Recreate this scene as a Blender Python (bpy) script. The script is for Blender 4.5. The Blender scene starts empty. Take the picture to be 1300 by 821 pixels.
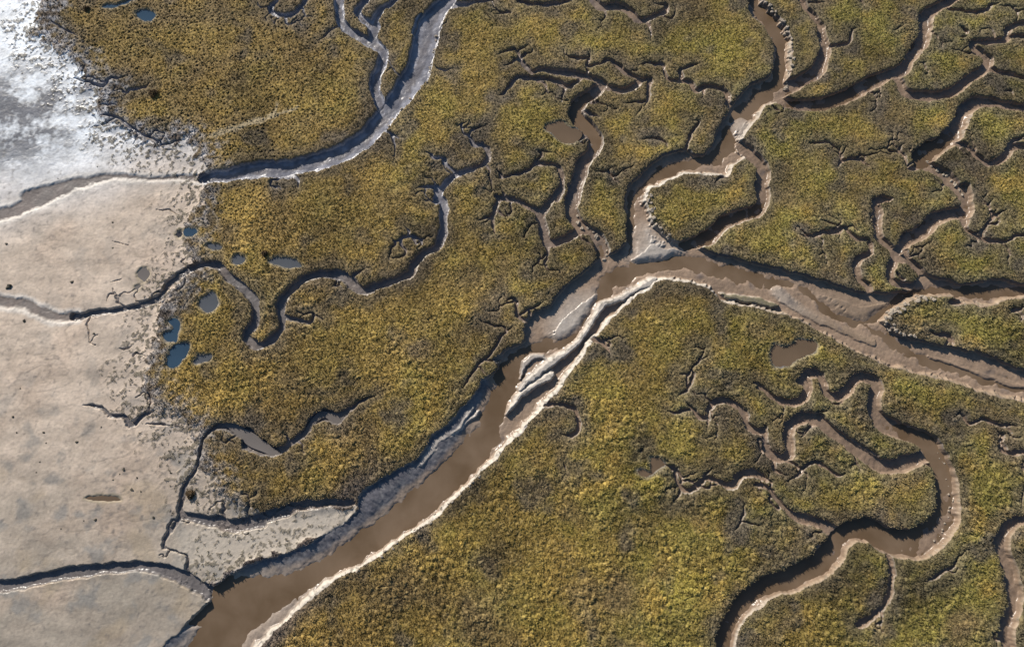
# Salt marsh with tidal creeks, mudflat and river channel, seen from a drone.
import bpy, math, random
import numpy as np
random.seed(7)
rng = np.random.default_rng(11)
C = bpy.context.scene.collection
sc = bpy.context.scene

# ------------------------------------------------------------------ survey
# All outlines are a survey of the marsh made from the air, laid on the ground
# plane z = 0 and converted to metres here; everything after works in metres.
TILT = math.radians(12.0); DIST = 120.0
CAM = np.array([0.0, -DIST*math.sin(TILT), DIST*math.cos(TILT)])
FWD = np.array([0.0, math.sin(TILT), -math.cos(TILT)])
UPV = np.array([0.0, math.cos(TILT), math.sin(TILT)])
def ground(px, py):
    u = (px-650.0)/650.0*0.75
    v = -(py-410.5)/410.5*0.75*(646.0/1024.0)
    d = np.array([u, 0, 0]) + UPV*v + FWD
    t = -CAM[2]/d[2]
    p = CAM + d*t
    return p[0], p[1], t*0.75/650.0          # x, y, metres per survey unit
SC = {0: 330/1084.0, 1: 330/1084.0, 2: 330/1042.0}
OX = {'A': 0, 'B': 320, 'C': 640, 'D': 970}
OY = {0: 0, 1: 240, 2: 480}
def tp(tile, zx, zy):
    if tile == 'P': return zx, zy, 1.0
    r = int(tile[0]); s = SC[r]
    return OX[tile[1]]+zx*s, OY[r]+zy*s, s
def pt(tile, zx, zy):
    a, b, s = tp(tile, zx, zy)
    x, y, m = ground(a, b)
    return x, y, m*s
def line(tile, pts):
    out = []
    for q in pts:
        x, y, m = pt(tile, q[0], q[1])
        out.append((x, y, (q[2] if len(q) > 2 else 1)*m))
    return out
def catmull(P, n=4, closed=False):
    P = np.array(P, float)
    if closed: Q = np.vstack([P[-1:], P, P[:2]])
    else: Q = np.vstack([2*P[:1]-P[1:2], P, 2*P[-1:]-P[-2:-1]])
    res = []
    for i in range(1, len(Q)-2):
        p0, p1, p2, p3 = Q[i-1], Q[i], Q[i+1], Q[i+2]
        for k in range(n):
            t = k/n
            res.append(0.5*((2*p1)+(-p0+p2)*t+(2*p0-5*p1+4*p2-p3)*t*t+(-p0+3*p1-3*p2+p3)*t**3))
    if not closed: res.append(Q[-2])
    return np.array(res)

# creeks: tile, list of (x, y, width)
CREEKS = [
 # north-west system
 ('0B', 1, [(860,-60,60),(800,10,75),(745,90,105),(715,200,110),(690,290,110),(630,380,100),(580,450,95),(530,510,95),(450,590,85),(350,645,85),(200,685,80),(100,700,75),(0,712,72)]),
 ('0A', 1, [(1120,690,72),(1084,695,72),(960,722,70),(900,733,62),(850,740,52)]),
 ('0B', 1, [(800,25,40),(850,15,36),(900,10,30),(1000,-5,22)]),
 ('0C', 1, [(60,0,22),(100,10,24),(200,15,26),(270,0,22),(300,-30,20)]),
 ('0B', 1, [(350,-40,38),(358,-10,40),(365,40,42),(370,90,42),(410,130,44),(470,165,44),(520,190,46),(545,215,46),(535,270,46),(515,320,48),(510,370,48),(530,420,48),(545,465,50),(540,500,60)]),
 ('0B', 1, [(490,-40,30),(478,-10,30),(440,40,34),(455,70,34),(490,95,44),(510,110,55),(500,150,42),(520,185,42)]),
 ('0B', 1, [(500,95,42),(530,45,36),(570,15,32),(620,-20,30)]),
 ('0B', 1, [(115,-20,20),(105,0,22),(75,25,26),(80,50,26),(130,65,24),(180,50,26),(210,10,26),(235,-20,22)]),
 ('0B', 0, [(270,165,8),(300,150,12),(330,125,16),(370,112,14)]),
 ('0B', 0, [(110,722,20),(135,733,24),(170,735,24),(195,755,18),(195,780,14)]),
 ('0B', 0, [(555,548,14),(580,560,12),(612,582,8)]),
 ('0B', 0, [(765,270,14),(800,290,14),(840,285,8)]),
 ('0B', 0, [(700,60,20),(690,90,26),(680,130,28)]),
 # winding creek down the middle
 ('0B', 0, [(870,520,12),(880,555,12),(905,572,16),(930,600,24),(965,600,24),(985,640,26),(970,680,28),(930,700,30),(880,720,32),(840,735,34),(800,770,34),(770,830,36)]),
 ('0B', 0, [(905,575,14),(910,548,12),(930,538,10),(980,520,6)]),
 ('0B', 0, [(725,635,12),(750,642,14),(760,660,14),(800,660,18),(815,690,18),(845,718,22)]),
 ('0B', 0, [(850,525,6),(870,515,10),(895,505,7)]),
 ('0B', 0, [(685,785,14),(720,775,16),(775,782,20)]),
 ('1B', 0, [(768,-10,34),(785,30,34),(800,70,36),(800,130,38),(790,190,40),(770,240,40),(710,275,42),(680,310,42),(660,350,44),(600,375,40),(540,395,42),(500,412,42),(460,425,42),(420,395,40),(380,360,38),(320,350,42),(240,365,40),(170,410,42),(125,470,40),(120,520,40),(125,570,38),(90,620,38),(40,650,38),(0,650,38)]),
 ('1B', 0, [(580,210,8),(605,218,14),(640,195,20),(690,200,20),(708,225,16),(690,245,12)]),
 ('1B', 0, [(640,195,10),(655,175,10),(640,150,6)]),
 ('1B', 0, [(430,390,24),(425,362,22),(450,340,16),(472,330,8)]),
 ('1B', 0, [(128,530,24),(190,540,22),(240,553,20),(262,530,14),(298,545,10)]),
 ('1A', 0, [(1060,640,38),(1084,650,38),(1040,637,40),(1030,600,40),(1060,550,42),(1060,480,42),(1020,420,40),(960,370,40),(910,325,40),(860,310,38),(800,328,36),(730,365,36),(690,405,36),(660,450,36),(600,475,34),(500,500,32),(380,515,34),(300,535,36)]),
 # upper centre
 ('0C', 0, [(355,-30,40),(370,-5,44),(400,25,44),(470,20,46),(520,45,44),(560,78,36),(600,75,26),(660,50,26),(677,22,20),(630,15,12)]),
 ('0C', 0, [(598,80,16),(615,110,14),(615,160,8)]),
 ('0C', 0, [(40,245,16),(70,255,16),(110,298,22),(150,285,32),(200,292,32),(280,305,36),(360,318,38),(410,348,44),(380,380,58),(330,410,64),(300,450,72),(310,490,76),(350,530,70),(380,570,62),(375,620,62),(335,670,62),(315,730,58),(300,790,54),(292,830,54)]),
 ('0C', 0, [(-30,400,10),(0,385,18),(50,325,24),(120,325,30),(200,330,30),(260,355,30),(300,342,24),(330,320,20)]),
 ('0C', 0, [(265,350,16),(250,380,14),(240,425,8)]),
 ('0C', 0, [(420,358,34),(480,372,38),(540,360,38),(570,332,34),(590,325,30),(612,328,26),(603,370,22),(600,410,18),(590,440,10)]),
 ('0C', 0, [(590,326,26),(560,318,26),(500,295,24),(465,260,24),(430,245,24),(402,262,18),(350,270,16),(345,250,12),(355,230,10)]),
 ('0C', 0, [(350,240,14),(300,240,16),(270,235,14),(262,215,8)]),
 ('0C', 0, [(590,420,12),(530,428,10),(495,425,7)]), ('0C', 0, [(575,435,10),(555,480,6)]),
 ('0C', 0, [(-20,225,12),(0,215,14),(40,205,18),(62,228,18),(45,252,14),(0,270,12)]),
 ('0C', 0, [(62,230,18),(70,255,16)]), ('0C', 0, [(60,212,12),(100,188,8)]),
 ('0C', 0, [(555,272,8),(600,260,14),(665,270,16),(672,300,16),(690,330,20),(740,335,26),(780,345,26),(800,380,28),(840,360,30),(900,365,30),(930,390,30),(935,430,32),(965,450,40)]),
 ('0C', 0, [(737,330,18),(738,292,18),(770,275,16),(808,265,10)]),
 ('0C', 0, [(840,368,16),(820,415,8)]),
 ('0C', 0, [(785,500,12),(810,512,16),(780,550,18),(762,600,20),(760,640,24)]),
 ('0C', 0, [(575,580,10),(600,572,14),(640,577,14),(672,592,14),(680,615,10)]),
 ('0C', 0, [(-30,740,12),(0,735,16),(50,725,18),(100,705,20),(120,688,22),(180,680,24),(230,700,24),(245,750,24),(238,800,26),(222,830,26)]),
 ('0C', 0, [(120,682,18),(155,650,16),(150,630,12),(205,640,8)]),
 ('0C', 0, [(378,715,8),(420,717,14),(445,700,10)]),
 ('0C', 0, [(878,765,14),(900,742,20),(935,738,18)]),
 ('0C', 0, [(315,575,30),(345,560,34),(365,580,30)]), ('0C', 0, [(330,455,14),(370,475,22),(400,490,16)]),
 ('0C', 0, [(-30,60,14),(30,55,10),(0,40,12)]),
 ('1C', 0, [(-30,30,24),(0,40,26),(50,45,30),(110,75,34),(145,100,38),(160,160,40),(165,200,44),(190,225,44),(240,210,40),(290,185,44),(330,168,44),(370,180,50),(400,215,54),(412,260,60),(415,320,60)]),
 ('1C', 0, [(240,-10,26),(200,40,30),(165,85,32),(150,110,34)]),
 ('1C', 0, [(292,-10,54),(278,50,58),(285,100,60),(310,140,60),(345,168,54)]),
 ('1C', 0, [(180,225,22),(183,260,14),(185,300,8)]),
 ('1B', 0, [(1084,40,28),(1060,38,28),(1030,45,26),(1010,90,24),(1000,120,20),(1010,190,12)]),
 ('1B', 0, [(945,135,8),(970,118,12),(1000,115,16)]), ('1B', 0, [(960,140,6),(990,122,10)]),
 ('1B', 0, [(1040,-10,10),(1052,35,14)]), ('1B', 0, [(1015,80,8),(1050,110,10),(1084,110,8)]),
 ('1C', 0, [(0,465,10),(45,462,18),(55,525,16),(110,548,20),(160,520,18)]),
 ('1C', 0, [(60,530,12),(120,495,14),(160,470,10)]),
 ('1B', 0, [(880,830,10),(920,760,14),(990,690,16),(1060,600,14),(1084,580,12)]),
 ('1B', 0, [(945,548,6),(1000,568,10),(1050,580,12),(1065,600,12)]),
 # loop round the island
 ('0C', 0, [(990,600,50),(1030,640,60),(1070,680,62),(1084,720,60),(1075,780,58),(1080,830,58)]),
 ('1C', 0, [(1082,0,60),(1075,60,60),(1050,95,62),(980,110,66),(920,140,70),(870,185,74),(810,215,76),(760,235,70)]),
 # north-east
 ('0D', 0, [(140,-40,26),(155,-10,30),(180,30,32),(215,70,34),(240,130,38),(255,190,48),(245,250,60),(210,305,62),(150,335,62),(100,362,62),(60,390,60)]),
 ('0D', 0, [(50,395,56),(110,430,62),(200,435,68),(290,415,72),(380,380,68),(460,335,66),(520,310,58),(580,285,56),(620,230,58),(665,160,62),(675,100,62),(680,60,58),(730,25,50),(790,-5,44),(830,-40,40)]),
 ('0D', 0, [(540,305,40),(575,350,42),(600,385,48),(660,395,50),(740,390,50),(800,375,52),(850,330,46),(900,300,46),(935,265,44),(915,225,38),(875,195,38),(870,170,34),(940,170,34),(1010,160,36),(1020,122,34),(1050,103,30),(1084,97,30),(1120,95,30)]),
 ('0D', 0, [(935,280,34),(980,295,28),(1040,310,26),(1084,325,24),(1120,340,24)]), ('0D', 0, [(1010,155,26),(1045,150,24),(1120,155,24)]),
 ('0D', 0, [(885,205,26),(945,238,28)]),
 ('0D', 0, [(770,35,14),(800,42,18),(850,47,20),(920,45,20),(945,20,14),(985,8,8)]), ('0D', 0, [(980,22,8),(1020,22,12),(1065,28,8)]),
 ('0D', 0, [(265,195,20),(330,185,18),(360,165,14),(368,125,14),(390,115,8)]),
 ('0D', 0, [(190,8,10),(260,8,10)]), ('0D', 0, [(400,-20,14),(415,20,12)]), ('0D', 0, [(820,112,16),(845,130,22)]), ('0D', 0, [(812,150,12),(845,148,10)]),
 ('0D', 0, [(1005,385,16),(1030,375,16),(1040,395,12)]),
 ('0D', 0, [(1120,445,42),(1084,445,44),(1000,435,46),(930,420,52),(870,430,62),(830,470,64),(815,520,66),(770,580,76),(700,620,84),(650,660,76),(690,690,62),(750,720,58),(800,770,56),(838,825,56)]),
 ('0D', 0, [(650,690,26),(620,700,20),(600,695,12),(582,640,14),(530,632,10),(505,600,6)]),
 ('0D', 0, [(785,590,26),(850,610,28),(900,660,28),(950,680,32),(1000,650,36),(1030,610,32),(1084,610,32),(1120,615,32)]), ('0D', 0, [(1020,600,18),(1060,580,18),(1100,560,18)]),
 ('0D', 0, [(185,602,7),(235,590,10),(285,602,9),(322,635,9),(310,690,10)]), ('0D', 0, [(322,640,8),(350,605,6)]),
 ('0D', 0, [(310,680,12),(340,663,20),(400,665,22),(442,688,18)]), ('0D', 0, [(30,440,14),(70,470,8)]),
 ('0D', 0, [(650,265,12),(680,262,8)]), ('0D', 0, [(545,130,8),(580,100,6)]),
 ('1D', 0, [(838,-10,58),(850,40,60),(845,90,62),(780,102,64),(710,130,66),(660,175,66),(600,208,62),(570,245,46),(568,290,36),(600,290,30),(640,325,40),(670,365,44)]),
 ('1D', 0, [(840,125,40),(850,165,22),(890,195,22),(930,210,24),(990,215,22),(1030,207,18),(1050,190,16),(1120,195,14)]),
 ('1D', 0, [(915,205,22),(918,160,22),(960,115,20),(1012,88,12)]), ('1D', 0, [(1000,222,12),(1050,285,9)]), ('1D', 0, [(835,0,16),(860,25,8)]),
 ('1D', 0, [(530,38,26),(500,40,40),(468,55,40),(480,95,44),(475,150,44),(485,200,40),(525,240,40),(545,290,42),(530,330,42),(525,370,38),(560,392,36),(620,405,44),(655,385,44),(680,400,50)]),
 ('1D', 0, [(590,260,26),(610,290,20)]), ('1D', 0, [(560,350,20),(580,375,14)]),
 ('1D', 0, [(145,185,8),(200,195,22),(250,180,24),(300,178,24),(332,155,22),(355,175,20),(400,208,22),(440,215,24),(445,260,28),(400,285,32),(385,320,34),(395,370,34),(430,405,36),(440,440,36)]),
 ('1D', 0, [(245,128,8),(280,142,10),(310,150,8)]),
 ('1D', 0, [(695,592,14),(730,608,22),(770,608,28),(790,640,24)]), ('1D', 0, [(1020,515,16),(1060,500,26),(1084,495,20)]), ('1D', 0, [(780,475,26),(830,470,24)]),
 # south-east
 ('2C', 0, [(985,25,10),(1010,22,16),(1042,42,18)]), ('2D', 0, [(-20,40,18),(0,50,22),(50,80,28),(110,97,36),(155,82,40),(172,30,44),(160,-15,40)]),
 ('1D', 0, [(155,800,44),(165,775,44),(200,765,50),(235,778,40),(255,815,36)]),
 ('2D', 0, [(232,-10,36),(240,25,34),(255,62,40),(290,75,42),(330,50,46),(350,15,44),(390,-5,44),(440,8,44),(455,40,54),(440,90,56),(445,140,58),(480,180,66),(540,205,70),(610,230,76),(670,270,82),(700,320,86),(725,390,90),(738,460,96),(735,540,104),(700,610,112),(640,655,120),(560,668,124),(490,645,112),(430,610,96),(360,615,88),(310,645,90),(280,700,100),(235,745,100),(150,790,100),(80,820,90),(0,850,92),(-80,910,86),(-140,1000,84),(-170,1150,84)]),
 ('2D', 0, [(320,640,50),(260,600,44),(220,580,42),(160,567,40),(110,545,34),(85,525,26),(50,480,22),(20,445,20),(-30,430,24)]),
 ('2D', 0, [(240,700,70),(270,680,70)]),
 ('2D', 0, [(5,190,20),(5,260,26),(20,300,34),(60,320,40),(105,300,42),(100,240,46),(110,190,50),(150,160,52),(210,165,52),(260,200,52),(320,250,48),(400,310,52),(470,350,60),(540,352,64),(600,330,58),(650,312,54),(700,305,50)]),
 ('2D', 0, [(350,250,20),(400,280,24),(450,310,20)]),
 ('2D', 0, [(45,325,22),(45,370,16),(95,388,10)]), ('2D', 0, [(100,415,12),(150,375,18),(190,340,16),(230,345,16),(280,380,14),(310,397,14),(335,378,8)]),
 ('2D', 0, [(765,158,7),(790,138,12),(830,180,18),(880,160,20),(940,185,20),(1015,190,12)]),
 ('2D', 0, [(1090,290,24),(1042,290,24),(980,300,26),(950,280,26),(960,230,20),(930,208,14)]), ('2D', 0, [(1037,325,18),(1035,370,10)]), ('2D', 0, [(1038,440,16),(1035,510,10)]),
 ('2D', 0, [(1100,565,34),(1042,568,40),(990,590,52),(955,640,62),(960,700,66),(985,760,70),(1000,830,70),(1010,900,70),(975,1000,70),(990,1150,70)]),
 ('2D', 0, [(500,690,30),(510,740,28),(515,800,28),(500,860,30),(470,930,30),(380,990,36)]), ('2D', 0, [(640,820,16),(700,790,18),(740,763,16),(775,745,10)]),
 ('2D', 0, [(690,360,16),(712,400,20),(720,440,24)]),
 ('2C', 0, [(165,108,20),(230,105,20),(270,115,22),(295,150,22),(295,210,22),(270,230,18),(230,225,12)]),
 ('2C', 0, [(695,72,12),(740,50,16),(758,0,14),(755,-30,10)]),
 ('2C', 0, [(655,125,8),(690,133,16),(740,127,16),(762,132,18),(780,160,24),(815,160,26),(820,130,28),(850,95,28),(900,92,28),(945,115,28),(970,150,30),(972,180,30),(1000,205,30),(1042,215,30)]),
 ('2C', 0, [(730,95,10),(758,130,14)]), ('2C', 0, [(815,165,12),(815,200,6)]),
 ('2C', 0, [(1042,245,14),(1015,245,12),(1035,290,20)]),
 ('2C', 0, [(640,345,8),(665,362,16),(690,365,22),(692,410,18),(710,440,20),(740,450,26),(780,430,28),(810,402,28),(860,420,30),(910,435,34),(940,400,40),(970,382,40),(1010,382,36),(1050,410,28)]),
 ('2C', 0, [(710,440,18),(700,470,14),(675,505,8)]), ('2C', 0, [(960,500,10),(962,535,16),(950,590,14),(925,612,8)]), ('2C', 0, [(960,575,10),(1035,592,8)]),
 ('2C', 0, [(240,330,6),(250,370,8)]), ('2C', 0, [(545,300,10),(560,280,8)]),
 ('1C', 0, [(770,790,12),(778,755,12),(800,730,12),(850,690,8)]), ('1C', 0, [(730,770,8),(770,775,10)]), ('1C', 0, [(770,790,10),(770,830,8)]),
 ('1C', 0, [(375,625,26),(420,640,20),(445,700,8)]),
 # elongated pool-creek in the south-west
 ('2B', 0, [(-20,262,54),(0,270,54),(50,290,54),(95,295,42),(130,272,28),(180,240,34),(220,210,34),(250,170,42),(290,150,52),(330,158,52),(360,142,34),(400,122,20),(440,92,14),(500,60,6)]),
 ('2A', 0, [(1042,270,54),(1010,243,56),(960,212,50),(900,195,32),(850,205,20),(820,240,16),(800,300,16),(780,360,18),(740,430,26),(715,520,28),(720,560,28),(670,620,18),(645,680,14),(700,698,12),(745,715,14),(752,790,20)]),
 ('2A', 1, [(720,555,34),(780,560,46),(850,580,52),(920,590,52),(1042,575,56)]),
 ('2B', 1, [(-20,580,56),(0,575,56),(100,545,52),(200,512,44),(300,500,34),(400,500,30)]),
 ('P', 0, [(-200,790,24),(-60,752,20),(20,742,17),(70,731,17),(120,723,16),(190,721,15),(232,735,18),(262,752,22),(285,765,26)]),
 # cracks on the edge of the flats
 ('0A', 0, [(305,318,16),(360,340,14),(430,355,16),(450,330,14),(515,320,8)]), ('0A', 0, [(520,400,12),(540,375,18),(600,360,16),(622,340,8)]),
 ('0A', 0, [(415,475,16),(470,480,16),(520,505,16),(580,555,14),(650,580,12),(662,605,14)]), ('0A', 0, [(660,600,12),(720,590,12),(765,580,8)]),
 ('0A', 0, [(200,75,8),(250,110,12),(330,155,10)]), ('0A', 0, [(420,440,14),(470,430,12),(490,440,8)]),
 ('1A', 0, [(485,658,10),(520,665,12),(548,650,8)]), ('1A', 0, [(550,700,16),(570,682,12),(605,695,10)]), ('1A', 0, [(445,460,10),(455,430,8),(505,445,7)]),
 ('1A', 0, [(455,385,6),(500,370,8)]), ('1A', 0, [(640,85,6),(690,85,8),(740,105,6)]), ('1A', 0, [(460,215,5),(530,228,6)]),
 ('2A', 0, [(325,105,12),(400,120,20),(440,155,22),(490,152,24),(525,182,30),(570,150,22),(620,130,14)]), ('2A', 0, [(580,190,14),(640,185,12),(690,190,8)]),
]
# the river and its arms: outline of the bank tops (islands left out of it)
RIVER = [
 # north-west bank, going up
 [('P',-60,1180),('P',40,1000),('P',150,880),('P',225,800),('P',262,765),('P',272,742),('P',300,724),
  ('2B',0,745),('2B',90,715),('2B',200,670),('2B',290,620),('2B',370,575),('2B',420,525),('2B',440,455),('2B',560,375),('2B',650,320),('2B',695,275),('2B',710,245),('2B',780,180),('2B',830,128),('2B',890,60),('2B',912,0),
  ('1B',960,790),('1B',1025,740),('1B',1000,705),('1B',1040,680),('1C',20,655),('1C',75,625),('1C',85,560),('1C',130,505),('1C',190,472),('1C',220,430),('1C',330,340),('1C',388,288),
  ('1C',432,268),('1C',490,235),('1C',510,150),('1C',500,60),('1C',507,0),
  ('0C',545,740),('0C',600,690),('0C',680,632),('0C',750,612),('0C',800,640),('0C',835,640),('0C',865,600),('0C',890,530),('0C',940,452),('0C',1000,372),('0C',1050,335),('0D',5,320),('0D',35,285),('0D',42,220),('0D',32,160),('0D',0,105),('0C',1040,68),('0C',1015,30),('0C',1025,-30),('0C',1030,-120),
  # east bank, going down
  ('0D',-40,-120),('0D',-10,-30),('0D',10,10),('0D',60,60),('0D',95,110),('0D',115,170),('0D',120,260),('0D',108,330),('0D',95,380),('0D',80,420),('0D',30,437),('0C',1084,448),('0C',1052,505),('0C',1005,560),('0C',990,612),('0C',1010,660),
  ('0C',960,692),('0C',935,738),('0C',880,735),('0C',760,728),('0C',700,745),('0C',640,782),('1C',605,5),('1C',600,60),('1C',620,120),('1C',660,180),('1C',700,212),('1C',790,232),
  ('1C',860,255),('1C',960,278),('1C',1020,300),('1D',0,308),('1D',80,330),('1D',160,350),('1D',260,378),('1D',330,405),('1D',430,425),('1D',500,422),('1D',600,420),('1D',640,395),('1D',660,352),('1D',740,368),('1D',800,384),('1D',870,390),('1D',940,375),('1D',1000,370),('1D',1084,388),('1D',1200,400),('1D',1400,410),
  ('1D',1400,430),('1D',1200,440),('1D',1084,452),('1D',930,490),('1D',850,480),('1D',780,455),('1D',700,450),('1D',640,460),('1D',560,500),('1D',508,540),
  ('1D',560,592),('1D',640,622),('1D',760,648),('1D',830,658),('1D',960,700),('1D',1084,748),('1D',1200,800),('1D',1400,870),
  ('1D',1400,1010),('1D',1200,920),('2D',1042,100),('2D',900,68),('2D',800,32),('2D',700,0),('1D',600,765),('1D',520,738),('1D',420,698),('1D',330,648),('1D',240,598),('1D',120,540),('1D',0,505),
  ('1C',1000,490),('1C',950,478),('1C',905,462),('1C',860,420),('1C',800,400),('1C',740,388),('1C',650,383),('1C',590,430),('1C',540,455),('1C',470,520),('1C',430,570),('1C',395,605),('1C',350,670),('1C',310,730),('1C',250,805),
  ('2C',235,40),('2C',175,102),('2C',120,160),('2C',50,232),('2B',1005,295),('2B',930,362),('2B',890,410),('2B',800,498),('2B',720,578),('2B',600,648),('2B',500,718),('2B',430,760),('P',420,742),('P',345,806),('P',265,890),('P',180,1010),('P',100,1180)],
]
# the deep water thread
THALWEG = [
 ('2B', [(-200,900,200),(100,850,120),(250,792,100),(420,690,116),(600,576,138),(775,438,165),(900,300,140),(958,170,92),(1003,60,80),(1050,10,100)]),
 ('1C', [(5,775,110),(60,715,90),(130,660,60),(230,640,44),(310,600,44),(360,530,48),(410,450,66),(440,385,84),(520,345,80),(620,316,60),(720,296,60),(820,312,76),(930,340,66),(1084,372,56)]),
 ('1D', [(0,370,54),(60,385,40),(130,395,32),(200,430,36),(270,500,36),(340,540,36),(430,545,36),(520,505,40),(620,445,54),(740,430,60),(840,425,60),(960,425,56),(1084,425,60),(1300,425,60)]),
 ('1D', [(420,550,30),(560,640,40),(700,715,44),(900,775,50),(1084,825,60),(1300,900,60)]),
 ('1C', [(540,310,50),(535,230,40),(528,150,40),(530,60,40),(540,0,40)]),
 ('0C', [(535,830,40),(590,775,50),(680,705,56),(800,672,50),(900,640,70),(960,560,86),(1000,480,90),(1084,400,90)]),
 ('0D', [(0,385,80),(60,325,64),(85,240,56),(75,160,56),(40,90,60),(-5,30,64),(-30,-30,64),(-40,-120,64)]),
 ('P', [(20,1180,60),(110,1000,56),(210,880,54),(290,800,50),(345,752,44)]),
]
# mud bars inside the river: name-free list of (kind, tile, points, height above bed, softness m)
BARS = [
 ('poly','1C',[(548,195),(575,150),(600,135),(640,165),(680,205),(765,250),(700,275),(640,290),(560,305),(525,285),(540,240)],0.46,4.0),
 ('poly','1C',[(185,540),(230,480),(330,425),(390,430),(350,520),(290,590),(215,622),(190,600)],0.32,3.8),
 ('line','1C',[(60,835,26),(110,785,40),(170,735,44),(230,690,40),(290,650,40),(330,600,34),(370,540,36),(400,485,40),(440,462,36),(500,440,34),(560,408,34),(620,372,34)],0.75,0.7),
 ('line','1C',[(66,785,10),(82,735,22),(112,700,30),(150,690,26),(185,705,12)],0.36,0.45),
 ('line','2C',[(10,140,16),(35,97,26),(75,55,34),(130,20,38),(190,-20,42)],0.75,0.7),
 ('line','2B',[(670,345,16),(705,300,22),(760,240,20),(820,205,18),(850,160,16),(885,115,12)],0.55,0.4),
 ('line','2B',[(800,230,16),(860,175,18),(915,130,12)],0.35,0.4),
 ('poly','1D',[(215,420),(330,420),(440,445),(540,460),(500,500),(420,535),(340,520),(270,470)],0.20,3.4),
 ('line','1D',[(60,420,60),(200,520,40),(330,575,40),(460,640,40)],0.22,0.9),
 ('poly','1C',[(905,425),(960,432),(1084,455),(1150,480),(1120,492),(1040,478),(940,455)],1.0,0.45),
 ('poly','0C',[(945,505),(1000,470),(1040,520),(1005,580),(960,555)],0.22,2.2),
 ('line','1D',[(700,690,20),(850,740,30),(1000,790,36),(1150,830,36)],0.14,1.0),
]
# pools: tile, outline or ellipse, water kind, label
POOLS = [
 ('0A','e',(607,62,42,24,10),'blue','small steel blue oval pool in golden marsh, just below a longer blue pool'),
 ('0A','p',[(425,22),(455,12),(500,8),(550,-8),(560,2),(510,20),(460,30),(430,32)],'blue','long thin blue pool cut by the top edge, above the small blue oval pool'),
 ('1A','e',(744,184,20,16,0),'dark','tiny dark pool touching the left side of a deep blue oval pool'),
 ('1A','e',(798,177,32,20,-8),'blue','deep blue oval pool at the marsh edge beside a tiny dark pool'),
 ('1A','e',(892,236,30,15,5),'grey','pale grey oval pool with whitish rim between two darker pools'),
 ('1A','e',(995,292,30,20,-6),'grey','dark slate oval pool just above where the winding creek turns down'),
 ('1B','p',[(74,292),(108,282),(160,288),(203,312),(198,330),(130,326),(85,312)],'grey','long grey pool with pale rim in golden grass above the creek bend'),
 ('1A','p',[(830,480),(858,440),(895,428),(912,455),(905,490),(880,520),(845,510)],'grey','large slate pool with ragged edge in golden grass inside the creek bend'),
 ('1A','p',[(700,550),(725,538),(755,550),(755,580),(745,610),(735,640),(690,640),(678,605),(705,590),(715,575)],'blue','two lobed dark blue pool, upper of the pair by the bare flat edge'),
 ('1A','p',[(720,660),(750,640),(788,642),(785,670),(760,710),(720,748),(695,735),(700,690)],'blue','largest dark blue pool, kidney shaped, lower of the pair by the bare flat edge'),
 ('1A','p',[(815,705),(830,685),(880,688),(870,710),(835,726),(808,722)],'grey','small slate pool right of the kidney shaped blue pool'),
 ('1A','p',[(570,335),(590,322),(618,345),(612,375),(595,385),(572,360)],'mud','grey brown puddle on the cream flat, upper of two joined puddles'),
 ('1A','p',[(552,405),(575,392),(592,405),(575,418),(556,424)],'mud','smaller grey brown puddle on the cream flat, below its larger twin'),
 ('2A','p',[(335,482),(370,468),(440,472),(476,490),(470,502),(420,498),(370,492)],'brown','narrow brown puddle lying on the grey flat in the lower left'),
 ('0C','p',[(172,528),(198,508),(240,503),(262,525),(308,540),(322,560),(300,588),(265,597),(222,578),(190,552)],'brown','brown muddy pool left of the S shaped creek in the upper middle'),
 ('1D','p',[(25,672),(40,645),(88,652),(130,630),(180,624),(222,650),(215,680),(160,702),(110,732),(60,742),(28,715)],'brown','large brown pool alone in the marsh just south of the wide eastern channel'),
 ('2C','p',[(588,322),(622,318),(645,350),(622,372),(585,392),(548,392),(528,368),(556,360),(582,372),(586,348)],'brown','shallow brown hook shaped pool in dark marsh in the lower middle'),
]
LOWPOOLS = [
 ('2B','p',[(190,255),(205,215),(235,170),(270,135),(310,140),(345,130),(385,125),(390,145),(350,185),(320,195),(290,160),(250,185),(215,240)],'mud','curved murky pool in golden marsh, tapering into a thin creek',-.60),
 ('2A','p',[(890,180),(940,185),(990,210),(1042,245),(1085,275),(1115,300),(1090,310),(1042,290),(990,265),(930,215)],'mud','murky brown pool in a thin creek bend, left of the curved murky pool',-.60),
]
# the bare flats on the west side (outline of their edge with the marsh)
FLATS = [[('P',-900,-500),('P',40,-500),('P',55,-40),('P',62,0),('P',48,22),('P',42,45),('P',70,62),('P',92,78),('P',100,98),('P',128,112),('P',122,132),('P',135,152),('P',165,170),('P',196,182),('P',232,178),('P',250,190),('P',262,208),('P',258,232),('P',250,255),('P',243,278),('P',236,305),('P',244,328),('P',238,342),('P',222,365),('P',205,395),('P',196,425),('P',185,460),('P',186,495),('P',205,520),('P',240,540),('P',250,560),('P',246,588),('P',262,602),('P',300,642),('P',340,650),('P',400,640),('P',455,645),('P',440,668),('P',390,690),('P',300,724),('P',262,760),('P',220,900),('P',-900,1200)]]

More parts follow.
